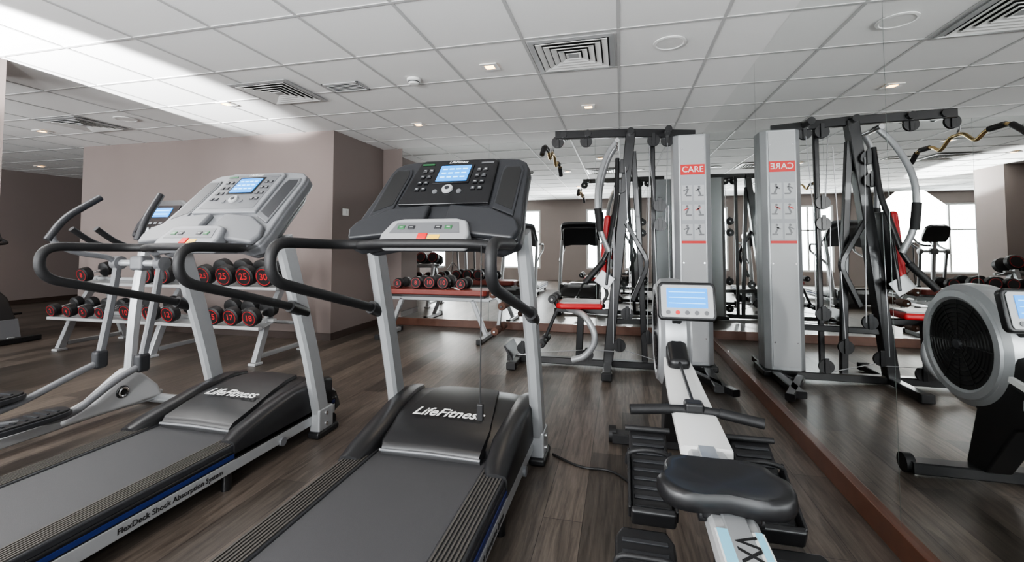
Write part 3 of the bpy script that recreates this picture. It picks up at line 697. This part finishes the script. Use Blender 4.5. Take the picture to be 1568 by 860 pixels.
o.box('chain_housing', (0,2.40,0.575), (0.10,0.26,0.12), M_black, 0.03, rot=(0.5,0,0))
rings=[]
for yy,zz,hw in [(2.46,0.56,0.055),(2.30,0.53,0.068),(2.05,0.495,0.075),(1.60,0.458,0.080)]:
    rings.append([(-hw,yy,zz-0.03),(-hw,yy,zz-0.005),(-hw*0.85,yy,zz),(hw*0.85,yy,zz),(hw,yy,zz-0.005),(hw,yy,zz-0.03)])
o.loft('rail_cover', rings, M_white)
C = frame((0.035,2.26,0.835), (1,0,0), (0,0.25,0.97))
o.bar('monitor_arm', [(0,2.50,0.60),(0,2.42,0.72),(0.035,2.31,0.84)], 0.045, 0.03, M_black, 0.05)
o.prism('monitor_body', [(-0.120,-0.075),(0.120,-0.075),(0.130,-0.055),(0.130,0.09),(0.115,0.105),(-0.115,0.105),(-0.130,0.09),(-0.130,-0.055)], -0.04, 0.0, M_black, 'z', M=C, bevel=0.012)
o.prism('monitor_face', [(-0.110,-0.062),(0.110,-0.062),(0.116,-0.05),(0.116,0.08),(0.106,0.090),(-0.106,0.090),(-0.116,0.08),(-0.116,-0.05)], 0.0, 0.005, M_lgrey, 'z', M=C, bevel=0.002)
o.box('screen', (0,0.028,0.007), (0.18,0.092,0.003), M_screen, M=C)
for i in range(3): o.box('screen_line_%d'%i, (0,0.003+i*0.026,0.009), (0.16,0.002,0.001), M_lcdtxt, M=C)
for i in range(5): o.cyl('monitor_key_%d'%i, (-0.085+i*0.042,-0.040,0.004), (-0.085+i*0.042,-0.040,0.009), 0.010, M_redb if i==1 else M_mgrey, M=C, n=14)
hy = 1.85; hz = 0.472
o.tube('pull_handle', [(-0.235,hy-0.02,hz+0.008),(-0.14,hy,hz+0.012),(0,hy+0.01,hz+0.016),(0.14,hy,hz+0.008),(0.235,hy-0.02,hz-0.006)], 0.016, M_rub, fil=0.08)
o.cyl('handle_grip_1', (-0.235,hy-0.02,hz+0.008), (-0.09,hy+0.003,hz+0.014), 0.019, M_rub)
o.cyl('handle_grip_2', (0.235,hy-0.02,hz-0.006), (0.09,hy+0.003,hz+0.011), 0.019, M_rub)
o.box('handle_yoke', (0,hy+0.01,hz+0.028), (0.07,0.06,0.04), M_black, 0.012)
o.cyl('pull_strap', (0,hy+0.03,hz+0.035), (0,2.30,0.56), 0.007, M_black)
for s in (-1,1):
    Fm = frame((s*0.175,1.66,0.33), (1,0,0), (0,0.90,0.43))
    o.box('foot_board_%d'%s, (0,0,0), (0.135,0.34,0.025), M_black, 0.01, M=Fm)
    for i in range(9): o.box('foot_rib_%d_%d'%(s,i), (0,-0.14+i*0.034,0.0145), (0.11,0.012,0.006), M_dgrey, 0.002, M=Fm)
    o.box('heel_cup_%d'%s, (0,-0.18,0.030), (0.135,0.025,0.065), M_black, 0.010, M=Fm)
    for q in (-1,1): o.box('foot_side_%d_%d'%(s,q), (q*0.070,-0.06,0.025), (0.010,0.22,0.05), M_black, 0.004, M=Fm)
    o.tube('foot_strap_%d'%s, [(-0.076,0.03,0.0),(-0.072,0.03,0.055),(0.0,0.03,0.075),(0.072,0.03,0.055),(0.076,0.03,0.0)], 0.008, M_rub, fil=0.04, M=Fm)
    o.cyl('toe_bar_%d'%s, (-0.08,0.165,0.022), (0.08,0.165,0.022), 0.010, M_rub, M=Fm)
    Fn = frame((s*0.205,1.22,0.20), (1,0,0), (0,0.98,0.2))
    o.prism('step_plate_%d'%s, [(-0.07,-0.24),(0.07,-0.24),(0.085,-0.17),(0.085,0.20),(0.065,0.24),(-0.065,0.24),(-0.085,0.20),(-0.085,-0.17)], -0.015, 0.015, M_black, 'z', M=Fn, bevel=0.01)
    for i in range(10): o.box('step_rib_%d_%d'%(s,i), (0,-0.19+i*0.042,0.016), (0.13,0.014,0.006), M_dgrey, 0.002, M=Fn)
    for yy in (0.10,-0.12):
        o.tube('step_strap_%d_%d'%(s,int(yy*100)), [(-0.085,yy,0.0),(-0.08,yy,0.05),(0.08,yy,0.05),(0.085,yy,0.0)], 0.007, M_rub, fil=0.04, M=Fn)
    o.bar('step_strut_%d'%s, [(s*0.205,1.30,0.19),(s*0.205,1.32,0.03)], 0.04, 0.04, M_blackm)
o.cyl('foot_axle', (-0.25,1.68,0.31), (0.25,1.68,0.31), 0.014, M_chrome)
o.bar('mid_foot', [(-0.28,1.32,0.03),(0.28,1.32,0.03)], 0.05, 0.05, M_blackm)
o.bar('mid_leg', [(0,1.32,0.40),(0,1.32,0.05)], 0.06, 0.06, M_blackm)
sy, sz = 1.33, 0.474
N=40; rings=[]
def seatout(t):
    ca,sa=math.cos(t),math.sin(t)
    xx=0.170*(abs(ca)**0.55)*(1 if ca>0 else -1)
    yy=0.118*(abs(sa)**0.6)*(1 if sa>0 else -1)
    if yy<0: yy*= (1.0-0.20*math.exp(-(xx/0.06)**2))
    if yy>0: xx*=0.86
    return xx,yy
for sc,zz in [(0.82,-0.03),(0.96,-0.022),(1.0,-0.004),(0.985,0.012),(0.93,0.022),(0.80,0.020),(0.5,0.010),(0.2,0.005),(0.01,0.004)]:
    r=[]
    for i in range(N):
        xx,yy=seatout(2*math.pi*i/N)
        dish = 0.012*(abs(xx*sc)/0.178)**2
        r.append((xx*sc-0.01, sy+yy*sc, sz+zz+(dish if zz>0 else 0)))
    rings.append(r)
o.loft('sliding_seat', rings, M_black, angle=60)
o.box('seat_carriage', (0,sy,0.437), (0.14,0.15,0.030), M_blackm, 0.006)
for q in (-1,1):
    for s in (-1,1): o.cyl('seat_wheel_%d_%d'%(q,s), (s*0.060,sy+q*0.05,0.425), (s*0.076,sy+q*0.05,0.425), 0.02, M_rub)

# power cable on the floor
o = Obj('power_cable', (0,0,0))
o.tube('cord', [(-0.36,2.42,0.006),(-0.2,2.30,0.006),(-0.05,2.33,0.006),(0.10,2.12,0.006),(0.22,2.2,0.006)], 0.006, M_rub, fil=0.1, n=8)

# ---------------------------------------------------------------- exercise bike at far left
o = Obj('exercise_bike', (-7.05, 3.62, 0))
o.prism('drive_housing', [(0.42,0.06),(0.36,0.26),(0.20,0.50),(-0.02,0.62),(-0.25,0.50),(-0.40,0.28),(-0.45,0.06)], -0.09, 0.09, M_black, 'y', bevel=0.02)
o.prism('housing_stripe', [(0.43,0.05),(0.37,0.26),(0.33,0.27),(0.39,0.05)], -0.095, 0.095, M_mgrey, 'y')
o.bar('front_foot', [(0.45,-0.25,0.035),(0.45,0.25,0.035)], 0.07, 0.06, M_black)
o.bar('rear_foot', [(-0.48,-0.25,0.035),(-0.48,0.25,0.035)], 0.07, 0.06, M_black)
o.bar('base_beam', [(-0.48,0,0.05),(0.45,0,0.05)], 0.06, 0.05, M_silver)
o.bar('seat_post', [(-0.22,0,0.45),(-0.32,0,0.88)], 0.05, 0.05, M_silver, up=(0,1,0))
o.prism('saddle', [(-0.44,-0.12),(-0.36,-0.13),(-0.18,-0.04),(-0.12,0.0),(-0.18,0.04),(-0.36,0.13),(-0.44,0.12)], 0.87, 0.93, M_black, 'z', bevel=0.02)
o.bar('handlebar_post', [(-0.02,0,0.55),(-0.06,0,1.12)], 0.05, 0.06, M_silver, up=(0,1,0))
o.tube('handlebar', [(-0.24,-0.22,1.18),(-0.07,-0.22,1.12),(-0.04,0,1.10),(-0.07,0.22,1.12),(-0.24,0.22,1.18)], 0.016, M_rub)
o.box('console', (-0.04,0,1.22), (0.05,0.24,0.18), M_dgrey, 0.015, rot=(0,-0.5,0))
o.box('screen', (-0.065,0,1.235), (0.006,0.14,0.09), M_screen, rot=(0,-0.5,0))
for s in (-1,1):
    o.lathe('crank_%d'%s, [(0,0),(0.07,0),(0.06,0.015),(0,0.02)], (0.0,s*0.09,0.30), (0,s,0), M_mgrey)
    o.box('crank_arm_%d'%s, (s*0.07,s*0.12,0.30), (0.17,0.02,0.03), M_mgrey, 0.006)
    o.box('pedal_%d'%s, (s*0.15,s*0.18,0.30), (0.09,0.10,0.025), M_black, 0.008)

# ---------------------------------------------------------------- photographer's softbox
sp = Vector((-4.7,-1.0,1.75)); aim = Vector((-1.0,5.0,1.3))
o = Obj('studio_softbox', (0,0,0))
d = (aim-sp).normalized(); u = d.cross(Vector((0,0,1))).normalized(); v = u.cross(d)
def octa(r, off): return [sp + d*off + (u*math.cos(math.radians(22.5+45*i)) + v*math.sin(math.radians(22.5+45*i)))*r for i in range(8)]
o.loft('fabric_shell', [octa(0.07,-0.42), octa(0.45,-0.25), octa(0.66,0.0)], M_dark, caps=False)
o.mesh('diffuser', octa(0.655,0.002)+octa(0.655,-0.004), [tuple(range(8)), tuple(range(8,16))], M_soft, smooth=False)
o.cyl('flash_head', sp-d*0.40, sp-d*0.62, 0.07, M_black)
o.cyl('stand_pole', (sp.x-d.x*0.5, sp.y-d.y*0.5, 0.3), tuple(sp-d*0.5), 0.014, M_black)
for i in range(3):
    a = i*2.094
    o.cyl('stand_leg_%d'%i, (sp.x-d.x*0.5, sp.y-d.y*0.5, 0.55), (sp.x-d.x*0.5+0.5*math.cos(a), sp.y-d.y*0.5+0.5*math.sin(a), 0.01), 0.010, M_black)
def aimed_spot(name, loc, aim, e, size, blend, r=0.05):
    l = bpy.data.lights.new(name, 'SPOT'); l.energy = e; l.spot_size = math.radians(size); l.spot_blend = blend; l.shadow_soft_size = r
    lo = bpy.data.objects.new(name, l); scene.collection.objects.link(lo); lo.location = loc
    lo.rotation_euler = (Vector(aim)-Vector(loc)).to_track_quat('-Z','Y').to_euler()
aimed_spot('bounce_flash', (-4.05,-0.8,1.45), (-4.0,1.6,2.45), 10000, 27, 0.30, 0.05)
aimed_spot('ceiling_fill_wide', (-1.2,-1.2,1.3), (-1.4,1.9,2.45), 420, 140, 1.0, 0.1)  # added fill spot aimed up to brighten the ceiling, not a real lamp here
aimed_spot('ceiling_fill_left', (-7.2,0.4,1.3), (-7.2,2.4,2.45), 190, 140, 1.0, 0.1)  # another added fill spot, lifts the ceiling over the left part

# ---------------------------------------------------------------- world, camera
w = bpy.data.worlds.new('World'); scene.world = w; w.use_nodes = True
w.node_tree.nodes['Background'].inputs['Color'].default_value = (0.85,0.92,1,1)
w.node_tree.nodes['Background'].inputs['Strength'].default_value = 2.5
cam = bpy.data.cameras.new('camera'); co = bpy.data.objects.new('camera', cam); scene.collection.objects.link(co)
cam.lens = 15.84; cam.sensor_width = 36; cam.shift_y = -0.056; cam.clip_start = 0.02
co.location = (0,0,1.12); co.rotation_euler = (math.radians(92.5), 0, math.radians(13.53))
scene.camera = co
try:
    scene.view_settings.view_transform = 'AgX'; scene.view_settings.look = 'AgX - Medium High Contrast'
except Exception as ex: print(ex)
